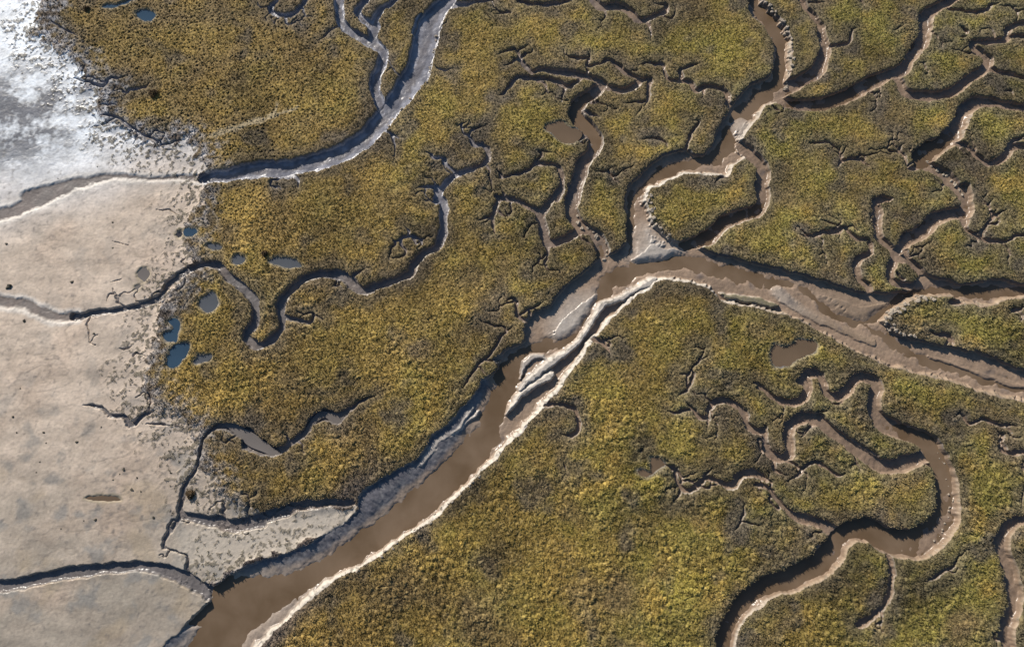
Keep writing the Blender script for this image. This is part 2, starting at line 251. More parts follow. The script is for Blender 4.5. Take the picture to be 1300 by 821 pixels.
# ------------------------------------------------------------------ noise
_perm = rng.permutation(256); _perm = np.concatenate([_perm, _perm, _perm])
_ga = rng.random(256)*2*np.pi; _gx = np.cos(_ga).astype(np.float32); _gy = np.sin(_ga).astype(np.float32)
_rv = rng.random(256).astype(np.float32); _rv2 = rng.random(256).astype(np.float32); _rv3 = rng.random(256).astype(np.float32)
def gnoise(x, y, s, seed=0):
    x = (x/s+seed*17.31).astype(np.float32); y = (y/s-seed*9.77).astype(np.float32)
    xi = np.floor(x).astype(np.int32); yi = np.floor(y).astype(np.int32)
    xf = (x-xi).astype(np.float32); yf = (y-yi).astype(np.float32)
    u = xf*xf*xf*(xf*(xf*6-15)+10); v = yf*yf*yf*(yf*(yf*6-15)+10)
    def g(ix, iy, fx, fy):
        h = _perm[(_perm[ix & 255]+iy) & 255]
        return _gx[h]*fx+_gy[h]*fy
    a = g(xi, yi, xf, yf); b = g(xi+1, yi, xf-1, yf); c = g(xi, yi+1, xf, yf-1); d = g(xi+1, yi+1, xf-1, yf-1)
    return ((a+(b-a)*u)*(1-v)+(c+(d-c)*u)*v)*1.5
def fbm(x, y, s, oct=3, seed=0, gain=.5):
    r = 0; a = 1
    for o in range(oct): r = r+a*gnoise(x, y, s/2**o, seed+o*3.3); a *= gain
    return r
def worley(x, y, s, seed=0):
    """distance to nearest jittered cell centre (in cell units), random of that cell"""
    x = x/s+seed*5.13; y = y/s+seed*3.71
    xi = np.floor(x).astype(np.int32); yi = np.floor(y).astype(np.int32)
    best = np.full(x.shape, 9, np.float32); rid = np.zeros(x.shape, np.float32)
    for dx in (-1, 0, 1):
        for dy in (-1, 0, 1):
            h = _perm[(_perm[(xi+dx) & 255]+yi+dy+int(seed*7)) & 255]
            rad = 0.75+0.5*_rv3[h]
            d = np.hypot(xi+dx+_rv[h]-x, yi+dy+_rv2[h]-y).astype(np.float32)/rad
            m = d < best
            best[m] = d[m]; rid[m] = _rv3[(h[m]*7+13) & 255]
    return best, rid
def sstep(a, b, x):
    t = np.clip((x-a)/(b-a), 0, 1); return t*t*(3-2*t)
def mix(a, b, t):
    return a*(1-t[..., None])+b*t[..., None]

# ------------------------------------------------------------------ grid
STEP = 0.105
corners = [ground(0, 0), ground(1300, 0), ground(0, 821), ground(1300, 821)]
xm = max(abs(c[0]) for c in corners)+5; y1 = max(c[1] for c in corners)+4; y0 = min(c[1] for c in corners)-4
def axis(a, b):
    core = list(np.arange(a, b, STEP))
    s = STEP; v = core[-1]; hi = []
    while v < 700: s *= 1.09; v += s; hi.append(v)
    s = STEP; v = core[0]; lo = []
    while v > -700: s *= 1.09; v -= s; lo.append(v)
    return np.array(lo[::-1]+core+hi), len(lo), len(core)
AX, nlx, ncx = axis(-xm, xm); AY, nly, ncy = axis(y0, y1)
NX, NY = len(AX), len(AY)
X, Y = np.meshgrid(AX.astype(np.float32), AY.astype(np.float32))
print('grid', NX, NY)
# wobble of every edge
WX = X+0.22*gnoise(X, Y, 1.5, 1)+0.11*gnoise(X, Y, .6, 2)+0.30*gnoise(X, Y, 4.0, 3)
WY = Y+0.22*gnoise(X, Y, 1.5, 4)+0.11*gnoise(X, Y, .6, 5)+0.30*gnoise(X, Y, 4.0, 6)
def window(xa, xb, ya, yb):
    i0 = max(np.searchsorted(AX, xa)-1, 0); i1 = min(np.searchsorted(AX, xb)+1, NX)
    j0 = max(np.searchsorted(AY, ya)-1, 0); j1 = min(np.searchsorted(AY, yb)+1, NY)
    return slice(j0, j1), slice(i0, i1)
def seg_eval(L, margin, fn):
    for k in range(len(L)-1):
        ax, ay, aw = L[k]; bx, by, bw = L[k+1]
        mg = margin+max(aw, bw)/2
        w = window(min(ax, bx)-mg, max(ax, bx)+mg, min(ay, by)-mg, max(ay, by)+mg)
        if w[0].stop <= w[0].start or w[1].stop <= w[1].start: continue
        px = WX[w]-ax; py = WY[w]-ay; dx = bx-ax; dy = by-ay
        t = np.clip((px*dx+py*dy)/(dx*dx+dy*dy+1e-9), 0, 1)
        vx = px-t*dx; vy = py-t*dy; dd = np.hypot(vx, vy); fn(w, dd, (aw+(bw-aw)*t), vx/(dd+1e-6), vy/(dd+1e-6))
FAR = 6.0
def line_sdf(lines, margin=FAR):
    D = np.full(X.shape, margin, np.float32)
    for L in lines:
        def f(w, d, ww, vx, vy): D[w] = np.minimum(D[w], d-ww/2)
        seg_eval(L, margin, f)
    return D
def poly_sdf(P, margin=FAR, gx=None, gy=None):
    gx = WX if gx is None else gx; gy = WY if gy is None else gy
    P = np.array(P)[:, :2]
    D = np.full(X.shape, margin, np.float32)
    ins = np.zeros(X.shape, bool)
    n = len(P)
    pb = window(P[:, 0].min()-margin, P[:, 0].max()+margin, P[:, 1].min()-margin, P[:, 1].max()+margin)
    for k in range(n):
        ax, ay = P[k]; bx, by = P[(k+1) % n]
        # crossings of rows
        w = window(-1e9, max(ax, bx)+2, min(ay, by)-2, max(ay, by)+2)
        w = (w[0], slice(pb[1].start, w[1].stop))
        if w[0].stop > w[0].start and w[1].stop > w[1].start and ay != by:
            yy = gy[w]; xx = gx[w]
            c = ((ay > yy) != (by > yy)) & (xx < (bx-ax)*(yy-ay)/(by-ay)+ax)
            ins[w] ^= c
        w = window(min(ax, bx)-margin, max(ax, bx)+margin, min(ay, by)-margin, max(ay, by)+margin)
        if w[0].stop <= w[0].start or w[1].stop <= w[1].start: continue
        px = gx[w]-ax; py = gy[w]-ay; dx = bx-ax; dy = by-ay
        t = np.clip((px*dx+py*dy)/(dx*dx+dy*dy+1e-9), 0, 1)
        D[w] = np.minimum(D[w], np.hypot(px-t*dx, py-t*dy))
    return np.where(ins, -D, D)

# ------------------------------------------------------------------ heights
WATER = -1.11
SUNXY = (-.589, .808)
# survey coordinates of every point (for regional ground colour)
_dz = (X*0+0)-CAM[2]
_dep = (Y-CAM[1])*FWD[1]+(-CAM[2])*FWD[2]
_dep = np.maximum(_dep, 20)
PX = 650+X/_dep/0.75*650
PY = 410.5-(((Y-CAM[1])*UPV[1]+(-CAM[2])*UPV[2])/_dep)/(0.75*646/1024)*410.5
PX = np.clip(PX, -400, 1700); PY = np.clip(PY, -300, 1100)

creek_lines = []
carve = np.zeros(X.shape, np.float32); csdf = np.full(X.shape, FAR, np.float32); cwid = np.zeros(X.shape, np.float32); sunward = np.zeros(X.shape, np.float32)
bankvar = np.clip(1+0.55*gnoise(X, Y, 3.2, 8)+.22*gnoise(X, Y, 1.0, 9), .4, 1.8)
for tile, dry, pts in CREEKS:
    L = catmull(line(tile, pts), 4); L[:, 2] = np.maximum(L[:, 2], .16)
    creek_lines.append((L, dry))
allp = [L for L, _ in creek_lines]
for k, (L, _) in enumerate(creek_lines):
    O = np.concatenate([a for q, a in enumerate(allp) if q != k])
    run_ = np.concatenate([[0], np.cumsum(np.hypot(np.diff(L[:, 0]), np.diff(L[:, 1])))]); tot = run_[-1]
    for e_ in (0, -1):
        if L[e_, 2] > .85: continue
        if (np.hypot(O[:, 0]-L[e_, 0], O[:, 1]-L[e_, 1])-O[:, 2]/2-.35 < 0).any(): continue
        s_ = run_ if e_ == 0 else tot-run_
        L[:, 2] *= .25+.75*np.clip(s_/min(1.8, tot*.5), 0, 1)
rb = random.Random(5)
def rill(x, y, a, w, n, dry):
    out = [(x, y, w)]
    turn = rb.uniform(-.15, .15)
    for k in range(n):
        a += turn+rb.gauss(0, .55); st = rb.uniform(.30, .60); x += math.cos(a)*st; y += math.sin(a)*st
        out.append((x, y, max(w*(1-(k+1)/n)**.7, .20)))
        if k > 1 and rb.random() < .16 and n > 5: rill(x, y, a+rb.choice((-1, 1))*rb.uniform(.7, 1.3), w*.75*(1-k/n)+.08, rb.randint(3, 5), dry)
    creek_lines.append((catmull(out, 3), dry))
for L, dry in list(creek_lines):
    for k in range(2, len(L)-2):
        seg = math.hypot(L[k+1, 0]-L[k, 0], L[k+1, 1]-L[k, 1])
        if rb.random() < seg*(.13 if L[k, 2] < 1.6 else .05):
            a = math.atan2(L[k+1, 1]-L[k, 1], L[k+1, 0]-L[k, 0])+rb.choice((-1, 1))*rb.uniform(.7, 1.5)
            rill(L[k, 0]+math.cos(a)*L[k, 2]*.4, L[k, 1]+math.sin(a)*L[k, 2]*.4, a, rb.uniform(.40, .75), rb.randint(5, 13), dry)
print('creeks and rills', len(creek_lines))
for L, dry in creek_lines:
    def f(w, d, ww, vx, vy, dry=dry):
        s = ww/2-d
        dep = np.clip(0.36+0.25*ww, .42, .98 if dry else 1.22)
        face = sstep(-.25, .75, -(vx*SUNXY[0]+vy*SUNXY[1]))   # banks facing the sun lie back, those facing away stand steep
        bw = np.minimum(ww*0.36, (.18+.36*face)*dep)*bankvar[w]
        c = dep*sstep(0, 1, np.clip(s/np.maximum(bw, .05), 0, 1))**0.8
        carve[w] = np.maximum(carve[w], c); cwid[w] = np.where(-s < csdf[w], ww, cwid[w]); sunward[w] = np.where(-s < csdf[w], face, sunward[w]); csdf[w] = np.minimum(csdf[w], -s)
    seg_eval(L, FAR, f)
rsdf = np.full(X.shape, FAR, np.float32)
for P in RIVER:
    rsdf = np.minimum(rsdf, poly_sdf(catmull([pt(*q)[:2] for q in P], 3, True)))
tsdf = line_sdf([catmull(line(t, p), 3) for t, p in THALWEG])
n_s = fbm(X, Y, 2.2, 3, 20); n_m = fbm(X, Y, 7, 3, 30); n_l = fbm(X, Y, 22, 3, 40); n_f = gnoise(X, Y, .5, 50)

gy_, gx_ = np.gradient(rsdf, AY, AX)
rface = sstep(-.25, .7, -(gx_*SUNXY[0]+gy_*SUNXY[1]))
sunward = np.where(rsdf < csdf, rface, sunward)
rin = np.clip(-rsdf/((.28+.95*rface)*bankvar), 0, 1)
trunk = sstep(700, 610, PX-.25*(PY-450))*sstep(350, 430, PY)*sstep(-.2, 3.4, tsdf+.5*n_m)*(1-rface)
ridge = np.abs(fbm((X-Y)*.28, X+Y, 1.5, 3, 33))
floor = -1.0+0.05*n_s+0.02*n_f+trunk*(.50+.18*ridge)-0.28*sstep(0.5, -1.0, tsdf+0.45*n_s)
zr = floor*sstep(0, 1, rin)
# mud bars
bar_id = np.zeros(X.shape, np.int8); barb = np.zeros(X.shape, np.float32)
for bi, (kind, tile, pts, h, soft) in enumerate(BARS):
    if kind == 'poly': d = poly_sdf(catmull([pt(tile, *q)[:2] for q in pts], 3, True), 4)
    else: d = line_sdf([catmull(line(tile, pts), 3)], 4)
    by_, bx_ = np.gradient(d.astype(np.float32), AY, AX)
    sw = soft*(.30+.95*sstep(-.35, .45, bx_*SUNXY[0]+by_*SUNXY[1]))   # bars lie back up-sun, fall steep on the lee
    b = sstep(0.35, -1.0, (d+0.12*n_s)/sw)
    top = -1.02+h*1.12*(1+.10*n_s)
    zr = np.where(rsdf < -0.3, np.maximum(zr, np.maximum(zr, -1.20)*(1-b)+b*np.minimum(top, -.10)), zr)
    bar_id[(b > .25) & (rsdf < -0.4)] = bi+1; barb = np.maximum(barb, b**.6*sstep(.05, .30, h))
# bare flats
FX = WX+1.2*gnoise(X, Y, 5, 60)+.8*gnoise(X, Y, 2, 61); FY = WY+1.2*gnoise(X, Y, 5, 62)+.8*gnoise(X, Y, 2, 63)
fsdf = poly_sdf(catmull([pt(*q)[:2] for q in FLATS[0]], 3, True), 14, FX, FY)
fraw = fsdf
fsdf = fsdf+1.3*fbm(X, Y, 1.6, 3, 64)*sstep(330, 280, PX)
flat_w = sstep(0.25, -0.35, fsdf)
flat_h = sstep(1.6, -2.2, fraw)
# pools
psdf = np.full(X.shape, FAR, np.float32); pool_geo = []
pdeep = np.zeros(X.shape, np.float32)
for tile, k, g, kind, label, *lv in POOLS+LOWPOOLS:
    if k == 'e':
        cx, cy, ra, rb, an = g; an = math.radians(an)
        o = [(cx+ra*math.cos(a)*math.cos(an)-rb*math.sin(a)*math.sin(an)*(1+.15*math.sin(3*a)), cy+ra*math.cos(a)*math.sin(an)+rb*math.sin(a)*math.cos(an)*(1+.12*math.cos(2*a+cx))) for a in np.arange(0, 6.28, .524)]
    else: o = g
    P = catmull([pt(tile, *q)[:2] for q in o], 4, True)
    if lv:
        pool_geo.append((P, kind, label, lv[0])); continue
    d = poly_sdf(P, 3)
    psdf = np.minimum(psdf, d)
    pdeep = np.maximum(pdeep, 0.34*sstep(0.30, -0.55, d+.12*n_s))
    pool_geo.append((P, kind, label, None))

# tussocks of the sward
big = np.clip(.5+.5*(PY-200)/500+.25*n_l, .15, 1.0)
tw1a, tr1a = worley(X+.15*n_f, Y+.15*n_s, 0.80, 1); tw1b, tr1b = worley(X+.15*n_f, Y+.15*n_s, 0.45, 9)
sel = gnoise(X, Y, 9, 71)+.5*gnoise(X, Y, 3, 72)+(big-.80)*2.2 > 0
tw1 = np.where(sel, tw1a, tw1b); tr1 = np.where(sel, tr1a, tr1b)
tw2, tr2 = worley(X, Y, 0.34, 2)
calm = .25+.75*sstep(-.35, .35, fbm(X, Y, 6.5, 3, 73)+.15)
tuss = calm*big*0.25*np.where(sel, 1, .6)*np.clip(1-tw1**2*1.6, 0, 1)*(.35+.95*tr1)+0.12*np.clip(1-tw2**2*1.6, 0, 1)*(.4+.8*tr2)
chan = np.minimum(csdf, rsdf)
edge = sstep(0.0, 0.5, chan)*sstep(0.05, .4, psdf)
dw, dr = worley(X, Y, .78, 14)
holes = sstep(.27, .12, dw)*sstep(.52, .62, dr+.25*n_m)*sstep(560, 420, PX+.5*PY+40*n_m)*sstep(330, 250, PY)
tuss = tuss-.22*holes
zland = 0.10*n_l+0.10*n_m+0.05*n_s
zveg = zland+tuss*edge+0.05*(1-edge)
zflat = -0.42+0.06*n_l+0.03*n_s+0.012*n_f-.025*sstep(.16, .0, np.abs(fbm(X*.55+.5*n_m, Y+.9*n_m, 5.5, 4, 121)))*np.clip(.5+n_l, 0, 1)
spk = fbm(X, Y, .75, 3, 70)+.6*n_s          # scattered plants on the flat's edge
nearm = sstep(-11, -1.0, fsdf+2.5*n_m)*sstep(560, 300, PX)*sstep(790, 720, PY)
plant = (flat_w > .5)*sstep(.34, .62, spk+0.5*(nearm-1)+.30)*nearm
zb = (zland-.04)*(1-flat_h)+zflat*flat_h
z0 = zb+(tuss*edge*(1-.5*flat_h)+.05)*(1-flat_w)+.07*plant*flat_w
z = z0-carve*np.where(flat_w > .5, .72, 1.0)+0.04*n_s*(carve > .4)
z = np.where(carve > .3, np.maximum(z, -1.26), z)
zr2 = zr+(z0)*sstep(0, 1, 1-rin)
z = np.where(rsdf < 0, np.minimum(np.minimum(z, 0.2), zr2) if False else np.where(carve > 0.4, np.minimum(z, zr2), zr2), z)
z = z-pdeep
# the wet runnel crossing the northern flat and the mid-flat runnel
RUN = [catmull(line('1A', [(-300,150,60),(0,105,58),(100,62,66),(200,22,66),(280,-12,60)]), 3), catmull(line('0A', [(110,815,60),(200,790,62),(300,765,56),(400,742,40),(480,735,28),(600,738,24),(700,735,24),(860,738,40)]), 3)]
RUN2 = [catmull(line('1A', [(-300,440,60),(0,468,50),(80,475,46),(150,502,44),(220,532,46),(310,532,36)]), 3)]
run = line_sdf(RUN+RUN2, 4)
runw = sstep(0.35, -0.5, run)
z = z-0.22*runw*(flat_w > .5)
Z = z

# ------------------------------------------------------------------ zones and colours
inchan = (chan < -0.02)
veg = ((~inchan) & (flat_w < .5) & (psdf > 0.0))
vegf = veg.astype(np.float32)
c3 = lambda *a: np.array(a, np.float32)
gold = c3(.250, .169, .043); olive = c3(.166, .139, .034); brownv = c3(.145, .102, .050); greyv = c3(.105, .086, .066); lime = c3(.225, .180, .034); purple = c3(.085, .068, .066); straw = c3(.36, .27, .12); peat = c3(.052, .038, .024)
gr = np.clip(.12+.75*(PX-350)/800+.45*n_l+.25*n_m, 0, 1)
cv = mix(gold+0*X[..., None], olive, gr)
cv = mix(cv, c3(.215, .138, .044), np.clip(.5+1.2*fbm(X, Y, 13, 3, 131), 0, 1)*.6*sstep(700, 350, PX))
cv = mix(cv, lime, np.clip(1.3*fbm(X, Y, 9, 2, 80)-.25, 0, 1)*.75*sstep(300, 800, PX))
dry_ = fbm(X, Y, 6, 3, 83)
cv = mix(cv, gold*1.1, np.clip(dry_*1.3-.2, 0, .7))
cv = mix(cv, greyv*.9, np.clip(fbm(X, Y, 8, 3, 87)*1.6-.45, 0, .75))
cv = mix(cv, brownv, np.clip(1.3*fbm(X, Y, 11, 3, 90)+.30*sstep(500, 150, PX)*sstep(300, 100, PY), 0, 1)*.75)
north_ = sstep(330, 190, PY+.35*PX)
# muddy, silt-stained plants beside channels
stain = np.clip(sstep(3.2, 0.2, chan+1.1*n_m+.6*n_s), 0, 1)
cv = mix(cv, greyv, .62*stain)
tb = sstep(26, 3, np.hypot((PX-520)/1.5, PY-625-(520-PX)*.25)/6)   # purplish sea-purslane on the river's north-west shoulder
riverside = sstep(5.5, .8, rsdf+1.6*n_m)*sstep(560, 480, PX-(500-PY)*.5)*sstep(450, 520, PY)
cv = mix(cv, purple, .85*riverside)
cv = mix(cv, purple*1.25, .6*sstep(4.0, 0.5, np.abs(fsdf)+1.6*n_m)*sstep(330, 230, PX))
lum = (1+(.60*tr1-.27)*(.25+.75*calm)*np.where(sel, 1, .55))*(.84+.32*tr2)*np.clip(1+.20*n_m+.14*n_l+.34*fbm(X, Y, 15, 3, 141), .55, 1.5)
cv = cv*lum[..., None]
cv = mix(cv, straw, np.clip((tr2-.78)*3, 0, 1)*(1-stain)*.55)
cv = mix(cv, peat, sstep(.66, .98, tw1)*.5*calm)
cv = mix(cv, peat*.8, .8*holes)
silt = np.clip(.55+1.1*fbm(X, Y, 1.3, 3, 66)+.5*n_m, 0, 1)*sstep(6.0, .3, fsdf+2.2*n_m)*sstep(330, 290, PX)
cv = mix(cv, mix(c3(.31, .285, .27)+0*X[..., None], c3(.42, .42, .44), north_), .8*silt)
# pale bare trail in the north-west sward
TR = [catmull(line('0B', [(-160,560,22),(-60,530,20),(0,508,22),(90,480,22),(190,452,10)]), 3), catmull(line('0B', [(85,482,14),(100,460,12),(105,430,8)]), 3)]
tr = line_sdf(TR, 3)
cv = mix(cv, c3(.36, .29, .18), .8*sstep(.35, -.35, tr+.4*n_s+.3*n_f))

# flats
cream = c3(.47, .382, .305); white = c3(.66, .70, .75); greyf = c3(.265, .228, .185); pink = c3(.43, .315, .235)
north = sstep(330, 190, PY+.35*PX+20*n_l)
cf = mix(cream+0*X[..., None], white, north)  # glare on the upper-left flat is partly put into this bluish-white colour
cf = mix(cf, greyf, np.clip(sstep(470, 760, PY+30*n_l)*.9+.25*n_m, 0, 1))
cf = mix(cf, pink, np.clip(.5*n_l+.25*n_m, 0, .45)*(1-north))
wetn = sstep(85, 25, np.hypot((PX-15)*.50, (PY-150+.15*PX)*.85))*np.clip(.80+.9*n_m+.45*n_s+.45*fbm(X, Y, 1.0, 3, 77), 0, 1)
cf = mix(cf, c3(.080, .078, .088), .9*wetn)
cf = mix(cf, c3(.135, .108, .095), runw*.92)
cf = mix(cf, c3(.62, .58, .53), .6*sstep(1.1, .2, run)*sstep(-.3, .1, run))
cf = cf*(1+.10*n_s+.06*n_f+.05*n_m)[..., None]
drain = np.abs(fbm(X*.55+.5*n_m, Y+.9*n_m, 5.5, 4, 121))
cf = mix(cf, cf*.84, sstep(.16, .0, drain)*np.clip(.5+n_l, 0, 1))
rip = gnoise(X*.5+Y*.25+.3*n_s, Y*1.6-X*.3, .55, 123)
cf = cf*(1+.07*rip)[..., None]
streak = fbm(X*.35+Y*.10, Y, 3.0, 4, 93)
blot = fbm(X, Y, 4.5, 4, 99)
cf = mix(cf, c3(.19, .182, .17), np.clip(blot*1.6-.32, 0, .7)*(.35+.65*sstep(430, 640, PY)))
cf = mix(cf, c3(.30, .235, .16), np.clip(fbm(X, Y, 9, 3, 101)*1.4-.35, 0, .5)*sstep(520, 640, PY))
cf = cf*(1+.20*streak)[..., None]
cf = mix(cf, c3(.42, .365, .30), .75*sstep(20, 0, np.abs(PY-690+.12*(PX-300))-18)*sstep(205, 240, PX))
dirt = np.clip(fbm(X, Y, 1.1, 4, 95)*1.3-.50+.3*n_l, 0, 1)
cf = mix(cf, c3(.11, .10, .095), np.clip(dirt*.60+.25*nearm*np.clip(spk, 0, 1), 0, .8))
cf = mix(cf, c3(.125, .105, .072), np.clip(plant, 0, 1)*.8)

# channel mud
e = sstep(420, 1050, PX+.35*PY)
bedw = c3(.215, .175, .14); bedb = c3(.20, .143, .102); blue = c3(.30, .30, .335); pale = c3(.44, .39, .33); paleb = c3(.27, .20, .138); palew = c3(.66, .65, .66)
nw = sstep(640, 520, PX)*sstep(330, 240, PY)
bed = mix(c3(.135, .122, .118)+0*X[..., None], bedb, np.clip(e*1.2+.3*n_m, 0, 1))
rb_ = mix(c3(.275, .232, .195)+0*X[..., None], c3(.240, .172, .122), np.clip(e*1.3+.3*n_m, 0, 1))*(1+.14*n_m)[..., None]
bed = mix(bed, rb_, sstep(.3, -.6, rsdf))
bed = mix(bed, blue, nw)
bed = mix(bed, c3(.165, .150, .150), nw*sstep(.5, .8, -csdf/np.maximum(cwid*.5, .2)+.2*n_s))
bed = mix(bed, c3(.13, .13, .15), nw*np.clip(.50+.8*fbm(X, Y, 3.2, 3, 111), .15, .85))
bankc = mix(pale+0*X[..., None], paleb, sstep(850, 1050, PX)); bankc = mix(bankc, palew, nw)
wide = np.where(rsdf < csdf, 1, sstep(.4, 2.0, cwid))
bankc = mix(c3(.23, .20, .165)+0*X[..., None], bankc, wide)
bankc = mix(c3(.062, .066, .080)+0*X[..., None], bankc, sunward)      # shade put into the colour: dark away from the sun, pale towards it
bankm = sstep(-.82, -0.50, z+.10*n_s)
bankm = np.where((rsdf > csdf), sstep(.58, .22, carve/np.maximum(np.clip(.36+.25*cwid, .42, 1.22), .1)), bankm)*(1-trunk)
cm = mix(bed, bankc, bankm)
# silt slope below the north-west shoulder of the river
cm = mix(cm, c3(.155, .155, .165), .9*sstep(.05, .5, trunk)*(rsdf < 0))
cm = mix(cm, c3(.085, .083, .095), np.clip(trunk*1.3*(.55+1.3*n_s+1.2*(ridge-.25)), 0, .85)*sstep(480, 580, PY)*(rsdf < 0))  # wet mud, darkened further for the shade on this slope
barm = barb
cm = mix(cm, mix(c3(.40, .355, .31)+0*X[..., None], paleb*.8, sstep(950, 1080, PX)), .8*barm)
ledge = (bar_id == 10)
cm = mix(cm, c3(.10, .085, .035), .8*ledge*sstep(-.55, -.3, z))
grassr = (bar_id == 3)*sstep(-.62, -.5, z)*sstep(505, 470, PY)*0
cm = cm*(1+.12*n_s+.08*n_f)[..., None]
cm = mix(cm, c3(.13, .115, .09), bankm*sunward*np.clip(fbm(X, Y, .7, 3, 113)*1.6-.35, 0, .7))
alg = np.clip(fbm(X, Y, 3, 3, 97)*1.6-.6, 0, 1)
cm = mix(cm, c3(.075, .07, .075), .55*alg*(1-bankm))

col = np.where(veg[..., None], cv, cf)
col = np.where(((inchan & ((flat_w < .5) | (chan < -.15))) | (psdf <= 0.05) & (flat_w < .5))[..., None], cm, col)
# pool rims: pale silt
rim = sstep(.55, .05, np.abs(psdf-.05)+.15*n_s)*(~inchan)
col = mix(col, c3(.22, .185, .12), .6*rim)
col = np.clip(col, .008, .85)
rough = np.where(veg, .9, .8).astype(np.float32)
rough = np.where(inchan, .55-.25*(1-bankm), rough)
rough = np.where((~inchan) & (flat_w > .5), .80-.25*north-.25*wetn-.3*runw, rough)

# ------------------------------------------------------------------ mesh building
def mesh_from(name, co, faces, mat, attrs, smooth=True, sides=4):
    me = bpy.data.meshes.new(name)
    nv, nf = len(co), len(faces)
    me.vertices.add(nv); me.vertices.foreach_set('co', np.ascontiguousarray(co, np.float32).ravel())
    me.loops.add(nf*sides); me.loops.foreach_set('vertex_index', np.ascontiguousarray(faces, np.int32).ravel())
    me.polygons.add(nf); me.polygons.foreach_set('loop_start', np.arange(0, nf*sides, sides, dtype=np.int32))
    if smooth: me.polygons.foreach_set('use_smooth', np.ones(nf, bool))
    for an, arr in attrs.items():
        if arr.ndim == 2:
            a = me.attributes.new(an, 'FLOAT_COLOR', 'POINT')
            a.data.foreach_set('color', np.ascontiguousarray(np.concatenate([arr, np.ones((nv, 1))], 1), np.float32).ravel())
        else:
            a = me.attributes.new(an, 'FLOAT', 'POINT'); a.data.foreach_set('value', np.ascontiguousarray(arr, np.float32))
    me.update(calc_edges=True)
    me.materials.append(mat)
    o = bpy.data.objects.new(name, me); C.objects.link(o)
    return o
idx = np.arange(NX*NY).reshape(NY, NX)
Q = np.stack([idx[:-1, :-1], idx[:-1, 1:], idx[1:, 1:], idx[1:, :-1]], -1).reshape(-1, 4)
CO = np.stack([X, Y, Z], -1).reshape(-1, 3)
COLF = col.reshape(-1, 3); RF = rough.reshape(-1)
def subset(name, fmask, mat, **kw):
    q = Q[fmask.reshape(-1)]
    used = np.unique(q); remap = np.full(NX*NY, -1, np.int32); remap[used] = np.arange(len(used))
    return mesh_from(name, CO[used], remap[q], mat, {'tone': COLF[used], 'rough': RF[used]}, **kw)

# ------------------------------------------------------------------ materials
def soil(name, noise_scale, var, bump, bscale):
    m = bpy.data.materials.new(name); m.use_nodes = True
    nt = m.node_tree; b = nt.nodes['Principled BSDF']
    at = nt.nodes.new('ShaderNodeAttribute'); at.attribute_name = 'tone'
    ar = nt.nodes.new('ShaderNodeAttribute'); ar.attribute_name = 'rough'
    tc = nt.nodes.new('ShaderNodeTexCoord')
    n1 = nt.nodes.new('ShaderNodeTexNoise'); n1.inputs['Scale'].default_value = noise_scale; n1.inputs['Detail'].default_value = 5; n1.inputs['Roughness'].default_value = .65
    mr = nt.nodes.new('ShaderNodeMapRange'); mr.inputs[1].default_value = .3; mr.inputs[2].default_value = .7; mr.inputs[3].default_value = 1-var; mr.inputs[4].default_value = 1+var
    mx = nt.nodes.new('ShaderNodeVectorMath'); mx.operation = 'SCALE'
    nt.links.new(tc.outputs['Object'], n1.inputs['Vector']); nt.links.new(n1.outputs['Fac'], mr.inputs[0])
    nt.links.new(at.outputs['Color'], mx.inputs[0]); nt.links.new(mr.outputs[0], mx.inputs['Scale'])
    nt.links.new(mx.outputs[0], b.inputs['Base Color'])
    n2 = nt.nodes.new('ShaderNodeTexNoise'); n2.inputs['Scale'].default_value = bscale; n2.inputs['Detail'].default_value = 4
    nt.links.new(tc.outputs['Object'], n2.inputs['Vector'])
    bp = nt.nodes.new('ShaderNodeBump'); bp.inputs['Strength'].default_value = bump; bp.inputs['Distance'].default_value = .1
    nt.links.new(n2.outputs['Fac'], bp.inputs['Height']); nt.links.new(bp.outputs['Normal'], b.inputs['Normal'])
    nt.links.new(ar.outputs['Fac'], b.inputs['Roughness'])
    b.inputs['Specular IOR Level'].default_value = .35
    return m
M_grass = soil('marsh_sward', 3.0, .30, .5, 6)
M_mud = soil('channel_mud', 1.6, .14, .35, 4)
M_flat = soil('flat_silt', 1.8, .12, .3, 5)
def water_mat(name, rgb, rough, scale=1.2, rgb2=None):
    m = bpy.data.materials.new(name); m.use_nodes = True
    nt = m.node_tree; b = nt.nodes['Principled BSDF']
    tc = nt.nodes.new('ShaderNodeTexCoord'); n = nt.nodes.new('ShaderNodeTexNoise'); n.inputs['Scale'].default_value = .16; n.inputs['Detail'].default_value = 8; n.inputs['Distortion'].default_value = .3
    r = nt.nodes.new('ShaderNodeValToRGB'); r.color_ramp.elements[0].position = .35; r.color_ramp.elements[1].position = .65
    r.color_ramp.elements[0].color = (*rgb, 1); r.color_ramp.elements[1].color = (*(rgb2 or [c*1.25 for c in rgb]), 1)
    nt.links.new(tc.outputs['Object'], n.inputs['Vector']); nt.links.new(n.outputs['Fac'], r.inputs[0]); nt.links.new(r.outputs[0], b.inputs['Base Color'])
    n2 = nt.nodes.new('ShaderNodeTexNoise'); n2.inputs['Scale'].default_value = scale; n2.inputs['Detail'].default_value = 3
    bp = nt.nodes.new('ShaderNodeBump'); bp.inputs['Strength'].default_value = .06; bp.inputs['Distance'].default_value = .05
    nt.links.new(tc.outputs['Object'], n2.inputs['Vector']); nt.links.new(n2.outputs['Fac'], bp.inputs['Height']); nt.links.new(bp.outputs['Normal'], b.inputs['Normal'])
    b.inputs['Roughness'].default_value = rough; b.inputs['IOR'].default_value = 1.33
    return m
M_river = water_mat('silty_water', (.112, .074, .043), .12, rgb2=(.165, .115, .075))
